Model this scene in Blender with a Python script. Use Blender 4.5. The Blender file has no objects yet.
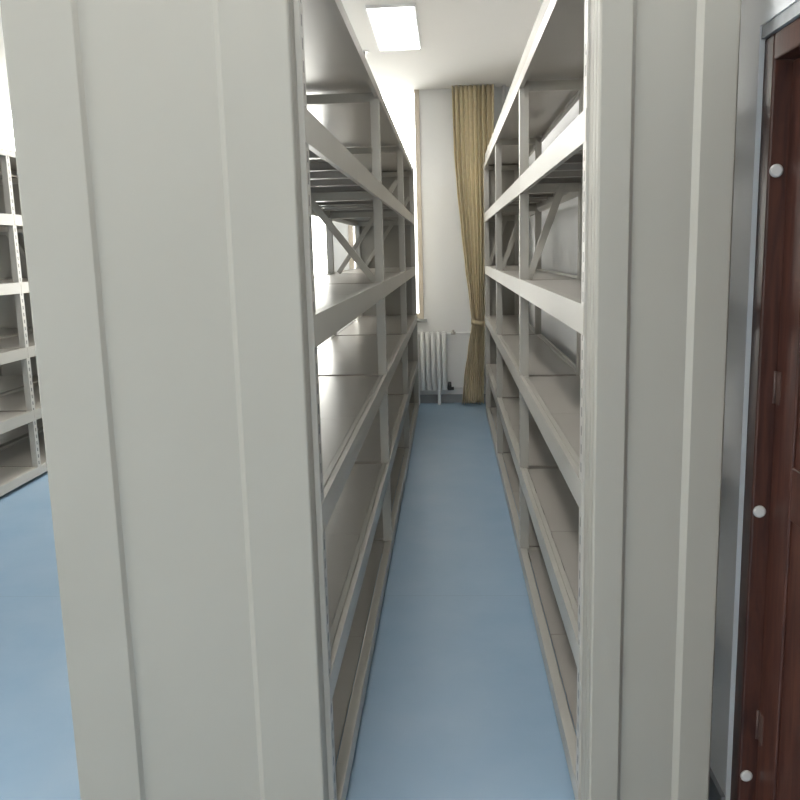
import bpy, bmesh, math, random
from mathutils import Matrix, Vector

S = bpy.context.scene
C = S.collection

# ------------------------------------------------------------------ camera
F, PT, YW, RL, CH = 843.55, 0.1736, 0.0611, -0.0264, 1.6
fw = Vector((-math.sin(YW)*math.cos(PT), math.cos(YW)*math.cos(PT), -math.sin(PT)))
r0 = Vector((math.cos(YW), math.sin(YW), 0))
u0 = r0.cross(fw)
rr = math.cos(RL)*r0 + math.sin(RL)*u0
uu = -math.sin(RL)*r0 + math.cos(RL)*u0
cd = bpy.data.cameras.new('camera')
cam = bpy.data.objects.new('camera', cd)
C.objects.link(cam)
cd.sensor_width = 36
cd.sensor_fit = 'HORIZONTAL'
cd.lens = F/800*36
cd.clip_start = 0.02
cam.matrix_world = Matrix(((rr.x, uu.x, -fw.x, 0), (rr.y, uu.y, -fw.y, 0), (rr.z, uu.z, -fw.z, CH), (0, 0, 0, 1)))
S.camera = cam

# ------------------------------------------------------------------ light
SKY = 7.0
LAMP = 10.5
S.view_settings.view_transform = 'Standard'
S.view_settings.look = 'None'
S.view_settings.gamma = 1
S.view_settings.use_curve_mapping = False
S.view_settings.exposure = 0.82
w = bpy.data.worlds.new('overcast_sky')
S.world = w
w.use_nodes = True
bg = w.node_tree.nodes['Background']
bg.inputs[0].default_value = (1.0, 0.95, 0.88, 1)
bg.inputs[1].default_value = SKY

# room: X -6.5..0.8, Y -2.6..8.9, Z 0..3.2
XL, XR, YB, YF, ZC = -6.5, 0.742, -4.6, 8.9, 3.2
WINS = [(-1.035 - .95*i, -0.27 - .95*i) for i in range(6)]
SILL = 0.90
for i, (a, b) in enumerate(WINS):
    ld = bpy.data.lights.new('window_portal', 'AREA')
    ld.shape = 'RECTANGLE'
    ld.size = b - a
    ld.size_y = ZC - SILL
    ld.cycles.is_portal = True
    o = bpy.data.objects.new('window_portal', ld)
    C.objects.link(o)
    o.location = ((a+b)/2, YF+0.27, (ZC+SILL)/2)
    o.rotation_euler = (-math.pi/2, 0, 0)

ADDED_WINS = [(-4.3 + 1.45*i, -2.95 + 1.45*i) for i in range(3)]     # unseen left-wall windows, added for side light (Y ranges)
for i, (a, b) in enumerate(ADDED_WINS):
    ld = bpy.data.lights.new('window_portal', 'AREA')
    ld.shape = 'RECTANGLE'
    ld.size = ZC - SILL
    ld.size_y = b - a
    ld.cycles.is_portal = True
    o = bpy.data.objects.new('window_portal', ld)
    C.objects.link(o)
    o.location = (XL-0.26, (a+b)/2, (ZC+SILL)/2)
    o.rotation_euler = (0, -math.pi/2, 0)

# ------------------------------------------------------------------ materials
def mat(name, col, rough=0.5, metal=0.0, spec=0.5, noise=0.0, nscale=6.0, bump=0.0, bscale=60.0):
    m = bpy.data.materials.new(name)
    m.use_nodes = True
    nt = m.node_tree
    b = nt.nodes['Principled BSDF']
    b.inputs['Base Color'].default_value = (*col, 1)
    b.inputs['Roughness'].default_value = rough
    b.inputs['Metallic'].default_value = metal
    b.inputs['Specular IOR Level'].default_value = spec
    tc = nt.nodes.new('ShaderNodeTexCoord')
    if noise:
        n = nt.nodes.new('ShaderNodeTexNoise')
        n.inputs['Scale'].default_value = nscale
        n.inputs['Detail'].default_value = 5
        nt.links.new(tc.outputs['Object'], n.inputs['Vector'])
        r = nt.nodes.new('ShaderNodeValToRGB')
        r.color_ramp.elements[0].position = .3
        r.color_ramp.elements[1].position = .7
        r.color_ramp.elements[0].color = (*[c*(1-noise) for c in col], 1)
        r.color_ramp.elements[1].color = (*[min(1, c*(1+noise)) for c in col], 1)
        nt.links.new(n.outputs['Fac'], r.inputs['Fac'])
        nt.links.new(r.outputs['Color'], b.inputs['Base Color'])
    if bump:
        n = nt.nodes.new('ShaderNodeTexNoise')
        n.inputs['Scale'].default_value = bscale
        nt.links.new(tc.outputs['Object'], n.inputs['Vector'])
        bp = nt.nodes.new('ShaderNodeBump')
        bp.inputs['Strength'].default_value = bump
        bp.inputs['Distance'].default_value = 0.01
        nt.links.new(n.outputs['Fac'], bp.inputs['Height'])
        nt.links.new(bp.outputs['Normal'], b.inputs['Normal'])
    return m

M = {}
M['panel'] = mat('grey_powder_coat', (0.335, 0.318, 0.278), .5, noise=.02, nscale=2)
M['steel'] = mat('grey_enamelled_steel', (0.44, 0.42, 0.375), .34, noise=.02, nscale=3)
M['deck'] = mat('grey_shelf_steel', (0.36, 0.335, 0.30), .30, noise=.03, nscale=3)
M['dark'] = mat('dark_steel', (0.05, 0.05, 0.05), .6, noise=.1)
M['wall'] = mat('white_plaster', (0.85, 0.855, 0.86), .85, noise=.01, nscale=1.5)
M['ceiling'] = mat('white_ceiling_paint', (0.86, 0.855, 0.835), .9, noise=.01, nscale=1)
M['base'] = mat('grey_skirting', (0.33, 0.34, 0.35), .5, noise=.05)
M['white'] = mat('white_enamel', (0.86, 0.86, 0.86), .35, noise=.01)
M['beige'] = mat('beige_window_frame', (0.62, 0.55, 0.47), .45, noise=.02)
M['cap'] = mat('pale_plastic', (0.62, 0.60, 0.58), .4, noise=.03)
M['chrome'] = mat('worn_chrome', (0.5, 0.48, 0.46), .3, 1.0, noise=.05)
M['plaster_grey'] = mat('bare_grey_plaster', (0.45, 0.455, 0.46), .9, noise=.1, nscale=30)
M['black'] = mat('black_rubber', (0.02, 0.02, 0.02), .6, noise=.1)
M['hinge'] = mat('painted_hinge', (0.085, 0.05, 0.042), .4, noise=.1)
M['brass'] = mat('brass', (0.45, 0.36, 0.2), .35, 1.0, noise=.05)

# perforated upright steel: slots punched down the middle of the faces
def perforated():
    m = mat('perforated_grey_steel', (0.47, 0.45, 0.41), .34)
    nt = m.node_tree
    b = nt.nodes['Principled BSDF']
    tc = nt.nodes.new('ShaderNodeTexCoord')
    sp = nt.nodes.new('ShaderNodeSeparateXYZ')
    nt.links.new(tc.outputs['Object'], sp.inputs[0])
    def mth(op, a, v=None, v2=None):
        n = nt.nodes.new('ShaderNodeMath')
        n.operation = op
        nt.links.new(a, n.inputs[0])
        if v is not None:
            if isinstance(v, (int, float)): n.inputs[1].default_value = v
            else: nt.links.new(v, n.inputs[1])
        return n.outputs[0]
    z = mth('MULTIPLY', sp.outputs['Z'], 20.0)
    z = mth('FRACT', z)
    z = mth('SUBTRACT', z, .5)
    z = mth('ABSOLUTE', z)
    z = mth('LESS_THAN', z, .26)
    y = mth('ABSOLUTE', sp.outputs['Y'])
    y = mth('LESS_THAN', y, .0075)
    k = mth('MULTIPLY', z, y)
    mx = nt.nodes.new('ShaderNodeMix')
    mx.data_type = 'RGBA'
    mx.inputs[6].default_value = (0.47, 0.45, 0.41, 1)
    mx.inputs[7].default_value = (0.09, 0.09, 0.085, 1)
    nt.links.new(k, mx.inputs[0])
    nt.links.new(mx.outputs[2], b.inputs['Base Color'])
    return m
M['upright'] = perforated()

def floor_mat():
    m = mat('blue_epoxy', (0.22, 0.33, 0.44), .38, noise=.0, bump=.03, bscale=25)
    nt = m.node_tree
    b = nt.nodes['Principled BSDF']
    tc = nt.nodes.new('ShaderNodeTexCoord')
    n = nt.nodes.new('ShaderNodeTexNoise')
    n.inputs['Scale'].default_value = 3.5
    n.inputs['Detail'].default_value = 7
    nt.links.new(tc.outputs['Object'], n.inputs['Vector'])
    r = nt.nodes.new('ShaderNodeValToRGB')
    r.color_ramp.elements[0].position = .3
    r.color_ramp.elements[1].position = .72
    r.color_ramp.elements[0].color = (0.25, 0.375, 0.505, 1)
    r.color_ramp.elements[1].color = (0.295, 0.41, 0.53, 1)
    nt.links.new(n.outputs['Fac'], r.inputs['Fac'])
    # a fine filled joint across the floor
    sp = nt.nodes.new('ShaderNodeSeparateXYZ')
    nt.links.new(tc.outputs['Object'], sp.inputs[0])
    s1 = nt.nodes.new('ShaderNodeMath'); s1.operation = 'SUBTRACT'; s1.inputs[1].default_value = 3.76
    nt.links.new(sp.outputs['Y'], s1.inputs[0])
    s2 = nt.nodes.new('ShaderNodeMath'); s2.operation = 'ABSOLUTE'
    nt.links.new(s1.outputs[0], s2.inputs[0])
    s3 = nt.nodes.new('ShaderNodeMath'); s3.operation = 'LESS_THAN'; s3.inputs[1].default_value = .0025
    nt.links.new(s2.outputs[0], s3.inputs[0])
    mx = nt.nodes.new('ShaderNodeMix'); mx.data_type = 'RGBA'
    nt.links.new(s3.outputs[0], mx.inputs[0])
    nt.links.new(r.outputs['Color'], mx.inputs[6])
    mx.inputs[7].default_value = (0.24, 0.34, 0.44, 1)
    nt.links.new(mx.outputs[2], b.inputs['Base Color'])
    return m
M['floor'] = floor_mat()

def wood_mat(name, c1, c2):
    m = mat(name, c1, .42)
    nt = m.node_tree
    b = nt.nodes['Principled BSDF']
    tc = nt.nodes.new('ShaderNodeTexCoord')
    mp = nt.nodes.new('ShaderNodeMapping')
    mp.inputs['Scale'].default_value = (9, 9, .9)
    nt.links.new(tc.outputs['Object'], mp.inputs[0])
    n = nt.nodes.new('ShaderNodeTexNoise')
    n.inputs['Scale'].default_value = 4
    n.inputs['Detail'].default_value = 6
    n.inputs['Distortion'].default_value = 1.5
    nt.links.new(mp.outputs[0], n.inputs['Vector'])
    r = nt.nodes.new('ShaderNodeValToRGB')
    r.color_ramp.elements[0].position = .35
    r.color_ramp.elements[1].position = .68
    r.color_ramp.elements[0].color = (*c1, 1)
    r.color_ramp.elements[1].color = (*c2, 1)
    nt.links.new(n.outputs['Fac'], r.inputs['Fac'])
    nt.links.new(r.outputs['Color'], b.inputs['Base Color'])
    return m
M['wood'] = wood_mat('dark_red_wood', (0.038, 0.013, 0.010), (0.088, 0.032, 0.021))

def fabric_mat():
    m = mat('gold_curtain_fabric', (0.78, 0.665, 0.44), .75, noise=.06, nscale=40, bump=.1, bscale=300)
    b = m.node_tree.nodes['Principled BSDF']
    b.inputs['Sheen Weight'].default_value = .3
    return m
M['curtain'] = fabric_mat()
M['tie'] = mat('pale_gold_ribbon', (0.60, 0.50, 0.33), .6, noise=.05, nscale=40)

def emit(name, col, s):
    m = bpy.data.materials.new(name)
    m.use_nodes = True
    b = m.node_tree.nodes['Principled BSDF']
    b.inputs['Base Color'].default_value = (.9, .9, .9, 1)
    b.inputs['Emission Color'].default_value = (*col, 1)
    b.inputs['Emission Strength'].default_value = s
    return m
M['lamp'] = emit('lamp_diffuser', (1.0, 0.985, 0.95), LAMP)

def glass_mat():
    m = bpy.data.materials.new('window_glass')
    m.use_nodes = True
    nt = m.node_tree
    nt.nodes.clear()
    out = nt.nodes.new('ShaderNodeOutputMaterial')
    t = nt.nodes.new('ShaderNodeBsdfTransparent')
    t.inputs[0].default_value = (.95, .97, .97, 1)
    g = nt.nodes.new('ShaderNodeBsdfGlossy')
    g.inputs['Roughness'].default_value = .02
    f = nt.nodes.new('ShaderNodeFresnel')
    f.inputs['IOR'].default_value = 1.3
    mx = nt.nodes.new('ShaderNodeMixShader')
    nt.links.new(f.outputs[0], mx.inputs[0])
    nt.links.new(t.outputs[0], mx.inputs[1])
    nt.links.new(g.outputs[0], mx.inputs[2])
    nt.links.new(mx.outputs[0], out.inputs[0])
    return m
M['glass'] = glass_mat()

# ------------------------------------------------------------------ helpers
class MB:
    def __init__(self): self.bm = bmesh.new()
    def box(self, x0, x1, y0, y1, z0, z1):
        v = [self.bm.verts.new(p) for p in ((x0,y0,z0),(x1,y0,z0),(x1,y1,z0),(x0,y1,z0),(x0,y0,z1),(x1,y0,z1),(x1,y1,z1),(x0,y1,z1))]
        for f in ((0,3,2,1),(4,5,6,7),(0,1,5,4),(1,2,6,5),(2,3,7,6),(3,0,4,7)):
            self.bm.faces.new([v[i] for i in f])
        return self
    def prism(self, pts, axis, a, b):
        """closed 2D outline pts extruded along axis from a to b (pts are the other two coordinates in order)"""
        def mk(p, t):
            if axis == 'y': return (p[0], t, p[1])
            if axis == 'z': return (p[0], p[1], t)
            return (t, p[0], p[1])
        A = [self.bm.verts.new(mk(p, a)) for p in pts]
        B = [self.bm.verts.new(mk(p, b)) for p in pts]
        n = len(pts)
        self.bm.faces.new(A); self.bm.faces.new(B[::-1])
        for i in range(n):
            self.bm.faces.new([A[i], B[i], B[(i+1) % n], A[(i+1) % n]])
        return self
    def bar(self, p, q, w, h, up=(0, 1, 0)):
        """rectangular bar from p to q; w across 'up' x dir, h along up"""
        p, q, up = Vector(p), Vector(q), Vector(up)
        d = (q-p).normalized(); s = d.cross(up).normalized(); t = s.cross(d).normalized()
        A = []; B = []
        for a, b in ((-1,-1),(1,-1),(1,1),(-1,1)):
            o = s*(a*w/2)+t*(b*h/2)
            A.append(self.bm.verts.new(p+o)); B.append(self.bm.verts.new(q+o))
        self.bm.faces.new(A); self.bm.faces.new(B[::-1])
        for i in range(4): self.bm.faces.new([A[i], B[i], B[(i+1) % 4], A[(i+1) % 4]])
        return self
    def tube(self, pts, r, n=14, caps=True):
        pts = [Vector(p) for p in pts]
        rad = r if isinstance(r, (list, tuple)) else [r]*len(pts)
        rings = []
        up = None
        for i, p in enumerate(pts):
            d = (pts[min(i+1, len(pts)-1)]-pts[max(i-1, 0)]).normalized()
            if up is None:
                up = Vector((0, 0, 1)) if abs(d.z) < .9 else Vector((1, 0, 0))
            s = d.cross(up).normalized(); t = s.cross(d).normalized(); up = t
            rings.append([self.bm.verts.new(p+(s*math.cos(2*math.pi*k/n)+t*math.sin(2*math.pi*k/n))*rad[i]) for k in range(n)])
        for a, b in zip(rings, rings[1:]):
            for k in range(n):
                f = self.bm.faces.new([a[k], a[(k+1) % n], b[(k+1) % n], b[k]]); f.smooth = True
        if caps:
            self.bm.faces.new(rings[0][::-1]); self.bm.faces.new(rings[-1])
        return self
    def build(self, name, m, parent=None, loc=(0, 0, 0), bevel=0.0, seg=2):
        bmesh.ops.recalc_face_normals(self.bm, faces=self.bm.faces)
        me = bpy.data.meshes.new(name)
        self.bm.to_mesh(me); self.bm.free()
        me.materials.append(m)
        o = bpy.data.objects.new(name, me)
        C.objects.link(o)
        o.location = loc
        if parent: o.parent = parent
        if bevel:
            b = o.modifiers.new('bevel', 'BEVEL'); b.width = bevel; b.segments = seg; b.limit_method = 'ANGLE'; b.angle_limit = math.radians(40)
        return o

def thing(name, label, cat, loc, group=None):
    o = bpy.data.objects.new(name, None)
    C.objects.link(o); o.location = loc; o.empty_display_size = .1
    tag(o, label, cat, group)
    return o
def tag(o, label, cat, group=None):
    o['label'] = label; o['category'] = cat
    if group: o['group'] = group
    return o
def struct(o, label=None):
    o['kind'] = 'structure'
    if label: o['label'] = label
    return o
def place(o, loc, parent=None):
    c = o.copy(); C.objects.link(c); c.location = loc
    if parent: c.parent = parent
    return c

# ------------------------------------------------------------------ room
T = .24
struct(MB().box(XL-T, XR+T, YB-T, YF+.3, -.1, 0).build('floor', M['floor']), 'blue epoxy floor')
struct(MB().box(XL-T, XR+T, YB-T, YF+.3, ZC, ZC+.1).build('ceiling', M['ceiling']), 'white painted ceiling')
# far wall with the window openings (openings run up to the ceiling)
wb = MB()
xs = [XL-T]
wb.box(XL-T, XR+T, YF, YF+.25, 0, SILL)
edges = sorted(WINS)
x = XL-T
for a, b in edges:
    wb.box(x, a, YF, YF+.25, SILL, ZC); x = b
wb.box(x, XR+T, YF, YF+.25, SILL, ZC)
struct(wb.build('wall_far', M['wall']), 'white far wall')
# right wall with the doorway
DY0, DY1, DZ = 1.2, 2.156, 2.102
DH = 2.072      # top of the door frame, below the opening's head
struct(MB().box(XR, XR+T, YB-T, DY0, 0, ZC).box(XR, XR+T, DY1, YF, 0, ZC).box(XR, XR+T, DY0, DY1, DZ, ZC).build('wall_right', M['wall']), 'white right wall')
wl = MB().box(XL-T, XL, YB-T, YF, 0, SILL)
y = YB-T
for a, b in ADDED_WINS:
    wl.box(XL-T, XL, y, a, SILL, ZC); y = b
wl.box(XL-T, XL, y, YF, SILL, ZC)
struct(wl.build('wall_left', M['wall']))
for i, (a, b) in enumerate(ADDED_WINS):  # added windows, out of view, lighting the racks from the left
    f = .05
    wo = struct(MB().box(XL-.16, XL+.02, a, a+f, SILL, ZC).box(XL-.16, XL+.02, b-f, b, SILL, ZC).box(XL-.16, XL-.08, a+f, b-f, SILL, SILL+f).build('window_%d' % (len(WINS)+i+1), M['beige'], bevel=.003))
    MB().box(XL-.126, XL-.12, a+f, b-f, SILL+f, ZC-.001).build('window_pane', M['glass'], wo)
    MB().box(XL-.08, XL+.07, a-.03, b+.03, SILL-.03, SILL).build('window_sill', M['base'], wo, bevel=.004)
struct(MB().box(XL, XR, YB-T, YB, 0, ZC).build('wall_back', M['wall']))
struct(MB().box(XL, XR, YF-.012, YF, 0, .09).build('baseboard_far', M['base']), 'grey skirting under the radiator')
struct(MB().box(XR-.012, XR, DY1+.0, YF-.012, 0, .09).build('baseboard_right', M['base']))
struct(MB().box(XL, XL+.012, YB, YF-.012, 0, .09).build('baseboard_left', M['base']))

# windows
for i, (a, b) in enumerate(WINS):
    f = .05
    y0, y1 = YF-.02, YF+.16
    wf = MB()
    wf.box(a, a+f, y0, y1, SILL, ZC).box(b-f, b, y0, y1, SILL, ZC)
    wf.box(a+f, b-f, YF+.08, y1, SILL, SILL+f)
    wo = struct(wf.build('window_%d' % (i+1), M['beige'], bevel=.003))
    MB().box(a+f, b-f, YF+.12, YF+.126, SILL+f, ZC-f).build('window_pane', M['glass'], wo)
    MB().box(a-.04, b+.035, YF-.07, YF+.08, SILL-.03, SILL).build('window_sill', M['base'], wo, bevel=.004)

# door in the right wall
JW = .064
fx0, fx1 = XR+.011, XR+.16
d = MB()
d.box(fx0, fx1, DY1-JW, DY1, 0, DH).box(fx0, fx1, DY0, DY0+JW, 0, DH).box(fx0, fx1, DY0+JW, DY1-JW, DH-.06, DH)
door = struct(d.build('door_1', M['wood'], bevel=.005), 'dark red wooden door and frame in the right wall')
LX = fx0+.042
dl = MB()
ly0, ly1 = DY0+JW+.003, DY1-JW-.003
zt = DH-.063
dl.box(LX+.008, LX+.045, ly0, ly1, .008, zt)
dl.box(LX, LX+.01, ly0, ly0+.12, .008, zt).box(LX, LX+.01, ly1-.12, ly1, .008, zt)
for z0, z1 in ((.008, .2), (.95, 1.08), (zt-.13, zt)):
    dl.box(LX, LX+.01, ly0+.12, ly1-.12, z0, z1)
leaf = dl.build('door_leaf', M['wood'], door, bevel=.004)
# plaster reveal: bare strip over the frame
MB().box(XR+.004, fx1, DY0+.001, DY1-.001, DH+.001, DZ-.001).build('plaster_filler', M['plaster_grey'], door)
for z in (1.765, .933, .2):
    MB().tube([(LX-.024, DY1-JW, z), (LX-.024, DY1-JW-.004, z), (LX-.024, DY1-JW-.007, z)], [.0155, .0155, .011], 20).build('screw_cap', M['cap'], door)
for z in (1.25, .35):
    MB().box(LX-.0015, LX+.001, DY1-JW-.035, DY1-JW-.008, z-.04, z+.04).tube([(LX-.003, DY1-JW-.004, z-.04), (LX-.003, DY1-JW-.004, z+.04)], .0035, 10).build('hinge', M['hinge'], door)
hd = MB().box(LX-.006, LX+.001, ly0+.035, ly0+.085, .93, 1.13).tube([(LX, ly0+.06, 1.06), (LX-.045, ly0+.06, 1.06), (LX-.05, ly0+.075, 1.06), (LX-.05, ly0+.18, 1.06)], .009, 12)
hd.build('door_handle', M['chrome'], door)

# slim conduit on the right wall, heating riser in the far corner
tag(MB().box(XR-.03, XR, 7.06, 7.10, .09, ZC).build('cable_trunking', M['white'], bevel=.003), 'slim white vertical cable trunking on the wall behind the right rack', 'trunking')
rp = MB().tube([(.575, YF-.06, .0), (.575, YF-.06, ZC)], .0165, 14)
for z in (.5, 1.9, 3.0):
    rp.box(.57, .58, YF-.05, YF, z-.01, z+.01)
tag(rp.build('riser_pipe', M['white']), 'white vertical heating riser pipe in the far corner right of the curtain', 'pipe')

# ------------------------------------------------------------------ racks
ZL = [.523, .988, 1.456, 1.934]
ZTOP = 2.377
BH = .078           # beam height

def beam_outline(xf, s, zt, h):
    # s = +1: the rack lies towards +X of its face xf
    return [(xf, zt-h), (xf, zt), (xf+s*.014, zt), (xf+s*.015, zt-.005), (xf+s*.019, zt-.005), (xf+s*.020, zt-.002), (xf+s*.036, zt-.002), (xf+s*.036, zt-h+.022), (xf+s*.016, zt-h)]

def make_rack(label, group, xa, xb, Ys, face_y, braces, px, far_panel=True, endpanel=True, guard=0):
    """xa < xb are the two long faces; Ys the four frames; px = panel x range and groove positions"""
    ox, oy = (xa+xb)/2, (Ys[0]+Ys[-1])/2
    root = thing('mobile_rack', label, 'shelving rack', (ox, oy, 0), group)
    X = lambda v: v-ox
    Y = lambda v: v-oy
    # carriage
    c = MB()
    for s, xf in ((1, xa), (-1, xb)):
        c.box(min(X(xf), X(xf)+s*.035), max(X(xf), X(xf)+s*.035), Y(Ys[0]), Y(Ys[-1]), .03, .098)
    c.box(X(xa)+.035, X(xb)-.035, Y(Ys[0]), Y(Ys[0])+.05, .03, .085)
    c.box(X(xa)+.035, X(xb)-.035, Y(Ys[-1])-.05, Y(Ys[-1]), .03, .085)
    for yy in Ys[1:-1]:
        c.box(X(xa)+.035, X(xb)-.035, Y(yy)-.04, Y(yy)+.04, .03, .085)
    c.build('carriage', M['steel'], root, bevel=.003)
    wm = None
    for yy in Ys:
        for xx in (xa+.1, xb-.1):
            yo = Y(yy)+(.1 if yy != Ys[-1] else -.1)
            if wm is None:
                wm = MB().tube([(0, -.015, 0), (0, -.012, 0), (0, .012, 0), (0, .015, 0)], [.04, .045, .045, .04], 20).build('wheel', M['dark'], root, (X(xx), yo, .0455))
            else:
                place(wm, (X(xx), yo, .0455), root)
    # uprights
    um = None
    for k, yy in enumerate(Ys):
        yc = Y(yy)
        if k == 0: yc += .025
        if k == len(Ys)-1: yc -= .025
        for xx, s in ((xa, 1), (xb, -1)):
            if um is None:
                # open channel, web towards the aisle, lips turned in
                t = .0035; W = .05; D = .042
                pts = [(0, -W/2), (0, W/2), (D, W/2), (D, W/2-.012), (D-t, W/2-.012), (D-t, W/2-t), (t, W/2-t), (t, -W/2+t), (D-t, -W/2+t), (D-t, -W/2+.012), (D, -W/2+.012), (D, -W/2)]
                um = MB().prism(pts, 'z', .055, ZTOP-.012).build('upright', M['upright'], root, (X(xx)+.0015, yc, 0))
            else:
                o = place(um, (X(xx)+s*.0015, yc, 0), root)
                if s < 0: o.rotation_euler = (0, 0, math.pi)
        # end frame ties and brace
        for z in (ZTOP-.058, ZL[3]-.075, ZL[2]-.075, ZL[1]-.075, ZL[0]-.075):
            MB().box(X(xa)+.04, X(xb)-.04, yc-.018, yc+.018, z, z+.045).build('frame_tie', M['steel'], root, bevel=.002)
        if braces[k]:
            x0, z0, x1, z1 = braces[k]
            MB().bar((X(x0), yc-.012, z0), (X(x1), yc-.012, z1), .034, .018, (0, 1, 0)).build('diagonal_brace', M['steel'], root, bevel=.002)
    # beams and decks
    for k in range(len(Ys)-1):
        ya, yb = Ys[k], Ys[k+1]
        if k == 0: ya += .0
        for z in ZL:
            for s, xf in ((1, xa), (-1, xb)):
                MB().prism(beam_outline(X(xf), s, z, BH), 'y', Y(ya)+.002, Y(yb)-.002).build('shelf_beam', M['steel'], root)
        for z in [.098]+ZL:
            ym = (ya+yb)/2
            for p, q in ((ya+.03, ym-.0015), (ym+.0015, yb-.03)):
                m = MB()
                a0, a1 = X(xa)+.0395, X(xb)-.0395
                zt = z-.006
                m.box(a0, a1, Y(p), Y(q), zt-.002, zt)
                # turned-down edges and stiffening ribs
                b0, b1 = X(xa)+.040, X(xb)-.040
                dp = .03 if z > .2 else .012
                m.box(b0, b1, Y(p), Y(p)+.002, zt-dp, zt-.002).box(b0, b1, Y(p)+.002, Y(p)+.014, zt-dp, zt-dp+.002)
                m.box(b0, b1, Y(q)-.002, Y(q), zt-dp, zt-.002).box(b0, b1, Y(q)-.014, Y(q)-.002, zt-dp, zt-dp+.002)
                if z > .2:
                    L = q-p
                    for r in (1/3, 2/3):
                        yc = p+L*r
                        m.prism([(Y(yc)-.03, zt-.002), (Y(yc)-.022, zt-.027), (Y(yc)+.022, zt-.027), (Y(yc)+.03, zt-.002)], 'x', b0, b1)
                m.build('shelf_panel', M['deck'], root)
        # smooth top cover with turned-down lips
        m = MB()
        m.box(X(xa)-.002, X(xb)+.002, Y(ya)+.001, Y(yb)-.001, ZTOP-.004, ZTOP)
        for s, xf in ((1, xa), (-1, xb)):
            e = X(xf)-s*.002
            m.box(min(e, e+s*.003), max(e, e+s*.003), Y(ya)+.001, Y(yb)-.001, ZTOP-.042, ZTOP-.004)
            m.box(min(e, e+s*.02), max(e, e+s*.02), Y(ya)+.001, Y(yb)-.001, ZTOP-.044, ZTOP-.042)
        m.build('top_cover', M['deck'], root)
        if guard:
            MB().box(X(xa)+.010, X(xa)+.012, Y(ya)+.001, Y(yb)-.001, ZTOP, ZTOP+guard).build('dust_guard', M['panel'], root)
    # near end panel: folded sheet with a shallow recessed field and stepped edges
    if endpanel:
        x0, x1, g0, g1 = px
        y0 = face_y; y1 = Ys[0]-.002
        dd = (y1-y0)
        c = .011
        pts = [(x0, y1), (x0, y0+dd*.62), (x0+.004, y0+dd*.61), (x0+.004, y0+dd*.57), (x0, y0+dd*.56), (x0, y0+dd*.31), (x0+.004, y0+dd*.30), (x0+.004, y0+dd*.26), (x0, y0+dd*.25), (x0, y0+.004), (x0+.004, y0),
               (g0-.003, y0), (g0+.006, y0+c), (g1-.012, y0+c), (g1+.003, y0), (x1-.004, y0), (x1, y0+.004),
               (x1, y0+dd*.25), (x1-.004, y0+dd*.26), (x1-.004, y0+dd*.30), (x1, y0+dd*.31), (x1, y0+dd*.56), (x1-.004, y0+dd*.57), (x1-.004, y0+dd*.61), (x1, y0+dd*.62), (x1, y1)]
        MB().prism([(X(a), Y(b)) for a, b in pts], 'z', .03, ZTOP+.06).build('end_panel', M['panel'], root, bevel=.0015)
    if far_panel:
        MB().box(X(xa), X(xb), Y(Ys[-1])+.001, Y(Ys[-1])+.03, .03, ZTOP+.02).build('end_panel', M['panel'], root, bevel=.003)
    return root

LYs = [2.0, 4.28, 6.42, 8.42]
RYs = [2.17, 4.15, 6.20, 8.12]
lb0 = (-.37, ZL[2]+.0, -.87, 2.11)      # rises to the back
lb1 = (-.83, ZL[2]+.0, -.37, 2.12)      # rises to the aisle
make_rack('wide grey steel shelving rack on the left of the aisle, behind the broad end panel', None,
          -.912, -.324, LYs, 1.93, [None, lb0, lb1, lb1], (-.98, -.338, -.815, -.495))
rb = (.383, ZL[2]+.0, .63, 2.13)
make_rack('narrow grey steel shelving rack right of the aisle, beside the wooden door', None,
          .340, .665, RYs, 2.03, [None, rb, rb, rb], (.347, .657, .423, .574), guard=.09)
FYs = [2.05, 4.0, 5.95, 7.9]
def fb(a, b): return [None, (b-.05, ZL[2], a+.05, 2.15), None, (b-.05, ZL[2], a+.05, 2.15)]
make_rack('distant grey rack at the photo left edge, perforated posts lit from the open floor', None,
          -3.71, -3.07, FYs, 1.92, fb(-3.71, -3.07), (-3.715, -3.065, -3.55, -3.23))
make_rack('grey rack standing behind the distant left rack, glimpsed through its shelves', None,
          -4.41, -3.77, FYs, 1.92, fb(-4.41, -3.77), (-4.415, -3.765, -4.25, -3.93))

# ------------------------------------------------------------------ curtain
def lerp(tab, z):
    for (a, va), (b, vb) in zip(tab, tab[1:]):
        if a >= z >= b:
            t = (a-z)/(a-b)
            t = t*t*(3-2*t)*.5+t*.5
            return va+(vb-va)*t
    return tab[-1][1] if z < tab[-1][0] else tab[0][1]
LE = [(3.195, .060), (2.6, .072), (2.2, .098), (1.8, .135), (1.45, .168), (1.1, .208), (.86, .232), (.6, .19), (.3, .145), (.02, .120)]
RE = [(3.195, .472), (2.6, .470), (2.2, .462), (1.8, .450), (1.45, .425), (1.1, .390), (.86, .360), (.6, .358), (.3, .352), (.02, .345)]
cu = thing('curtain', 'tied gold full-length curtain hanging on the far wall beside the radiator', 'curtain', (.26, 8.73, 0))
bm = bmesh.new()
NU, NV, folds = 260, 90, 9
rows = []
random.seed(4)
ph = [random.uniform(-.5, .5) for _ in range(folds+2)]
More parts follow.
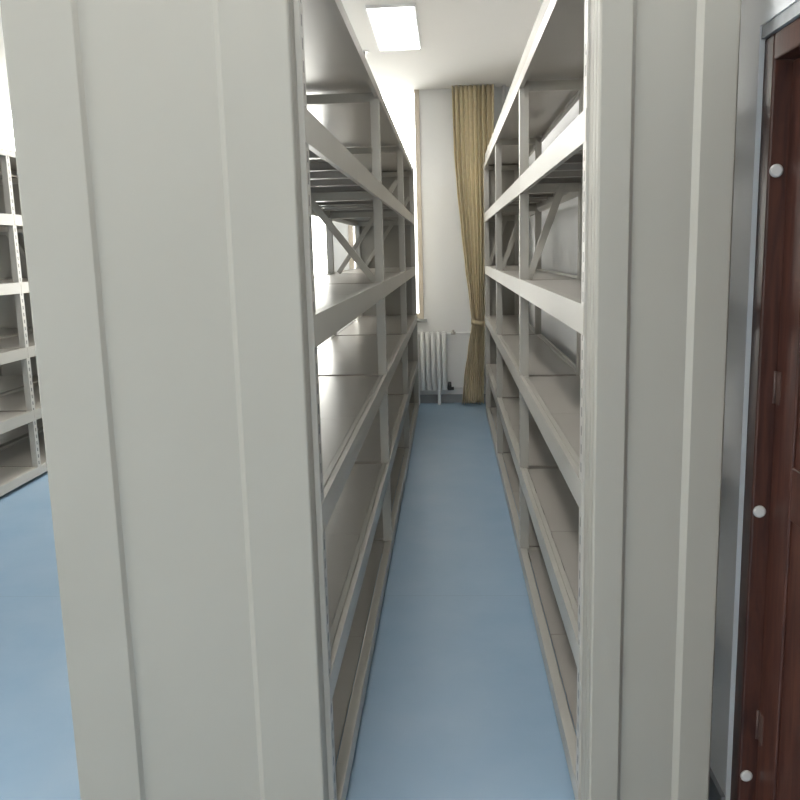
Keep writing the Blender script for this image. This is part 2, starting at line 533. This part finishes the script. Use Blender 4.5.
for j in range(NV+1):
    z = 3.195-(3.195-.02)*j/NV
    l, r = lerp(LE, z), lerp(RE, z)
    wdt = r-l
    amp = .032+.018*(.42-min(wdt, .42))/.3
    row = []
    for i in range(NU+1):
        u = i/NU
        k = u*folds
        p = ph[int(k)]*(1-(k % 1))+ph[int(k)+1]*(k % 1)
        xx = l+wdt*(u+.012*math.sin(2*math.pi*k+p))
        aa = 2*math.pi*k+p*1.6+.5*math.sin(z*1.7+p*4)
        yy = amp*(math.sin(aa)+.25*math.sin(2*aa+1+z))*(.8+.4*math.sin(u*9+1.3))
        row.append(bm.verts.new((xx-.26, yy, z)))
    rows.append(row)
for a, b in zip(rows, rows[1:]):
    for i in range(NU):
        f = bm.faces.new([a[i], a[i+1], b[i+1], b[i]]); f.smooth = True
mbx = MB(); mbx.bm.free(); mbx.bm = bm
co = mbx.build('curtain_cloth', M['curtain'], cu)
sm = co.modifiers.new('solid', 'SOLIDIFY'); sm.thickness = .003
# tieback ribbon around the waist
bm = bmesh.new(); ring0 = []; ring1 = []
for k in range(48):
    a = 2*math.pi*k/48
    e = .072+.004*math.sin(a*7)
    ring0.append(bm.verts.new((.297-.26+e*math.cos(a)*1.02, .047*math.sin(a), .835-.012*math.cos(a))))
    ring1.append(bm.verts.new((.297-.26+e*math.cos(a), .045*math.sin(a), .89-.012*math.cos(a))))
for k in range(48):
    f = bm.faces.new([ring0[k], ring0[(k+1) % 48], ring1[(k+1) % 48], ring1[k]]); f.smooth = True
mbx = MB(); mbx.bm.free(); mbx.bm = bm
to = mbx.build('tieback', M['tie'], cu)
sm = to.modifiers.new('solid', 'SOLIDIFY'); sm.thickness = .004
MB().box(.345-.26, .355-.26, .04, YF-8.73, .855, .87).build('tieback_hook', M['brass'], cu)

# ------------------------------------------------------------------ radiator
ra = thing('radiator', 'white column radiator against the far wall at the end of the aisle', 'radiator', (-.2, 8.825, 0))
NS = 7; P = .056
xr1 = -.035
sec = None
for k in range(NS):
    xc = xr1-P/2-k*P
    if sec is None:
        m = MB()
        for yy in (-.035, .035):
            m.tube([(0, yy, .155), (0, yy, .17), (0, yy, .745), (0, yy, .76)], [.014, .0245, .0245, .014], 14)
        m.tube([(0, -.05, .165), (0, .05, .165)], .019, 12).tube([(0, -.05, .75), (0, .05, .75)], .019, 12)
        m.tube([(-P/2, 0, .165), (P/2, 0, .165)], .017, 12).tube([(-P/2, 0, .75), (P/2, 0, .75)], .017, 12)
        sec = m.build('column_section', M['white'], ra, (xc+.2, 0, 0))
    else:
        place(sec, (xc+.2, 0, 0), ra)
for xc in (xr1-P*1.5, xr1-P*5.5):
    MB().box(xc+.2-.016, xc+.2+.016, -.045, .045, 0, .15).build('foot', M['white'], ra, bevel=.004)
m = MB().tube([(-.036+.2, 0, .75), (.553+.2, .02, .75)], .0105, 12)
m.build('supply_pipe', M['white'], ra)
MB().tube([(-.036+.2, 0, .165), (.553+.2, .02, .165)], .0105, 12).build('return_pipe', M['white'], ra)
MB().tube([(.035+.2, 0, .75), (.035+.2, 0, .785)], .013, 12).tube([(.01+.2, 0, .75), (.06+.2, 0, .75)], .016, 12).build('valve', M['chrome'], ra)
MB().tube([(-.01+.2, 0, .165), (-.01+.2, 0, .235)], [.024, .016], 12).tube([(-.03+.2, 0, .165), (.035+.2, 0, .165)], .018, 12).build('drain_valve', M['dark'], ra)

# ------------------------------------------------------------------ ceiling lamps
lr = None
rows = [('above the aisle', -.355), ('unseen above the open floor', -2.2), ('unseen above the leftmost racks', -5.0)]
cols = [('towards the far windows', 6.48), ('added halfway along the racks', 4.08), ('added over the near rack ends', 1.68), ('added in front of the rack ends', -.72)]  # only the far aisle lamp is in view; the rest are added light
for rn, x in rows:
  for cn, y in cols:
    first = lr is None
    lab = 'oblong ceiling lamp panel %s, %s' % (rn, cn)
    r = thing('ceiling_lamp', lab, 'ceiling lamp', (x, y, ZC-.02), 'oblong ceiling lamp panels')
    if lr is None:
        m = MB()
        w2, l2 = .165, .6
        m.box(-w2, -w2+.012, -l2, l2, 0, .0195).box(w2-.012, w2, -l2, l2, 0, .0195).box(-w2+.012, w2-.012, -l2, -l2+.012, 0, .0195).box(-w2+.012, w2-.012, l2-.012, l2, 0, .0195)
        fr = m.build('lamp_frame', M['white'], r)
        df = MB().box(-w2+.012, w2-.012, -l2+.012, l2-.012, .004, .012).build('lamp_diffuser', M['lamp'], r)
        lr = r
    else:
        place(fr, (0, 0, 0), r); place(df, (0, 0, 0), r)

sp = thing('sprinkler', 'tiny ceiling sprinkler head beside the far ceiling lamp', 'sprinkler', (-.655, 7.16, ZC))
MB().tube([(0, 0, -.008), (0, 0, 0)], [.035, .04], 20).build('escutcheon', M['white'], sp)
MB().tube([(0, 0, -.035), (0, 0, -.008)], [.008, .012], 12).tube([(0, 0, -.042), (0, 0, -.038)], .02, 14).build('sprinkler_head', M['chrome'], sp)
